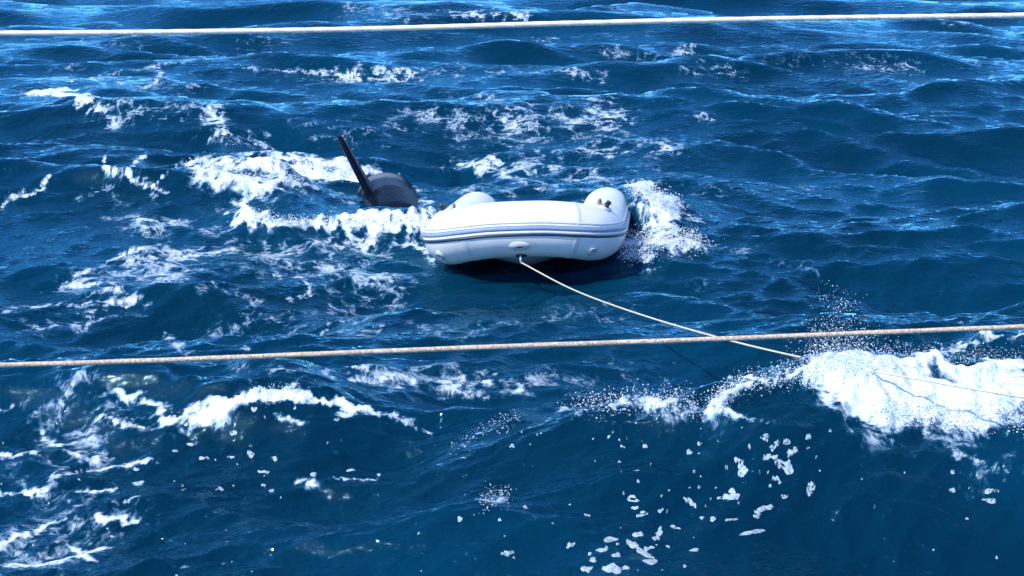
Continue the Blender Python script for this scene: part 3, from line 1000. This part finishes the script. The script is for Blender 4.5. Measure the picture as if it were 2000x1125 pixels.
# ------------------------------------------------------------------ spray: drops thrown up from the breaking water
drop_mat, nt, out = node_mat('spray_water')
g = NG(nt)
dcol = g.mixc(g.maprange(g.noise(g.n('ShaderNodeTexCoord').outputs['Object'], 9, 2), .3, .7), rgba(.80, .84, .88), rgba(.93, .94, .95))
p = g.n('ShaderNodeBsdfDiffuse'); g.set(p.inputs['Color'], dcol)
tr = g.n('ShaderNodeBsdfTranslucent'); g.set(tr.inputs['Color'], dcol)
mx = g.n('ShaderNodeMixShader'); mx.inputs[0].default_value = .45
nt.links.new(p.outputs[0], mx.inputs[1]); nt.links.new(tr.outputs[0], mx.inputs[2])
nt.links.new(mx.outputs[0], out.inputs[0])
t_ = (1 + 5 ** .5) / 2
ICO_V = np.array([(-1, t_, 0), (1, t_, 0), (-1, -t_, 0), (1, -t_, 0), (0, -1, t_), (0, 1, t_), (0, -1, -t_), (0, 1, -t_), (t_, 0, -1), (t_, 0, 1), (-t_, 0, -1), (-t_, 0, 1)]) / math.sqrt(1 + t_ * t_)
ICO_F = np.array([(0, 11, 5), (0, 5, 1), (0, 1, 7), (0, 7, 10), (0, 10, 11), (1, 5, 9), (5, 11, 4), (11, 10, 2), (10, 7, 6), (7, 1, 8), (3, 9, 4), (3, 4, 2), (3, 2, 6), (3, 6, 8), (3, 8, 9), (4, 9, 5), (2, 4, 11), (6, 2, 10), (8, 6, 7), (9, 8, 1)])


def drops(name, label, clusters):
    """clusters: (path in photo pixels, spread px, max height m, count, radius mm lo, hi)"""
    C, Rr = [], []
    for path, sp, hgt, n, r0, r1 in clusters:
        P = smooth_poly(path, 8) if len(path) > 1 else np.array([path[0]] * 2, float)
        k = RNG.uniform(0, len(P) - 1.001, n); i = k.astype(int); fr = (k - i)[:, None]
        q = P[i] * (1 - fr) + P[i + 1] * fr + RNG.normal(0, 1, (n, 2)) * np.array([sp, sp * .45])
        w = on_sea(q[:, 0], q[:, 1])
        w[:, 2] = sample(HZ, w[:, 0], w[:, 1])
        up = hgt * RNG.random(n) ** 2.2
        w[:, 2] += up
        w[:, 1] += RNG.normal(0, .05, n)
        C.append(w); Rr.append((r0 + (r1 - r0) * RNG.random(n) ** 3) * .001)
    C, Rr = np.concatenate(C), np.concatenate(Rr)
    st = RNG.uniform(.7, 1.4, (len(C), 1, 3))
    Vv = (C[:, None, :] + ICO_V[None] * Rr[:, None, None] * st).reshape(-1, 3)
    Ff = (ICO_F[None] + 12 * np.arange(len(C))[:, None, None]).reshape(-1, 3)
    me = bpy.data.meshes.new(name)
    me.vertices.add(len(Vv)); me.vertices.foreach_set('co', Vv.astype(np.float32).ravel())
    me.loops.add(Ff.size); me.loops.foreach_set('vertex_index', Ff.astype(np.int32).ravel())
    me.polygons.add(len(Ff)); me.polygons.foreach_set('loop_start', np.arange(0, Ff.size, 3, dtype=np.int32))
    me.polygons.foreach_set('use_smooth', np.ones(len(Ff), bool))
    me.update(); me.materials.append(drop_mat)
    o = bpy.data.objects.new(name, me); COL.objects.link(o)
    return tag(o, label, kind='stuff')


drops('spray', 'white spray bursting from the breaking crest at right', [
    ([(1640, 720), (1760, 708), (1900, 705), (2050, 712)], 14, .06, 2200, .8, 3),
    ([(1580, 735), (1640, 730), (1700, 730)], 26, .20, 3000, .8, 3),
    ([(1630, 725)], 24, .36, 900, .8, 3),
    ([(1720, 812), (1850, 822), (2050, 830)], 22, .05, 4000, 1, 4.5),
    ([(1450, 765), (1530, 745), (1600, 738)], 14, .05, 1200, 1, 4)])
drops('spray', 'drops flying off the ragged foreground crest', [
    ([(1120, 800), (1250, 795), (1390, 815)], 22, .06, 1500, 1, 4),
    ([(1390, 795), (1450, 766)], 10, .05, 700, 1, 4),
    ([(890, 880), (960, 835), (1010, 825)], 12, .03, 200, 1, 3.4),
    ([(940, 984), (990, 972)], 12, .03, 200, 1, 3.4), ([(500, 772), (590, 765)], 12, .03, 220, 1, 3.6)])
drops('spray', 'white spray thrown out to the right of the dinghy', [
    ([(1238, 375), (1270, 388), (1325, 412)], 10, .08, 1500, 2, 6),
    ([(1215, 480), (1290, 475), (1360, 482)], 20, .09, 2600, 2, 6),
    ([(1225, 500), (1265, 508)], 14, .07, 700, 2, 6)])
drops('spray', 'white spray and drops around the surfacing orca', [
    ([(380, 326), (450, 350), (600, 360)], 12, .05, 1500, 2, 6),
    ([(480, 430), (600, 440), (840, 436)], 8, .04, 1500, 2, 6),
    ([(640, 345), (690, 345)], 12, .08, 600, 2, 6)])
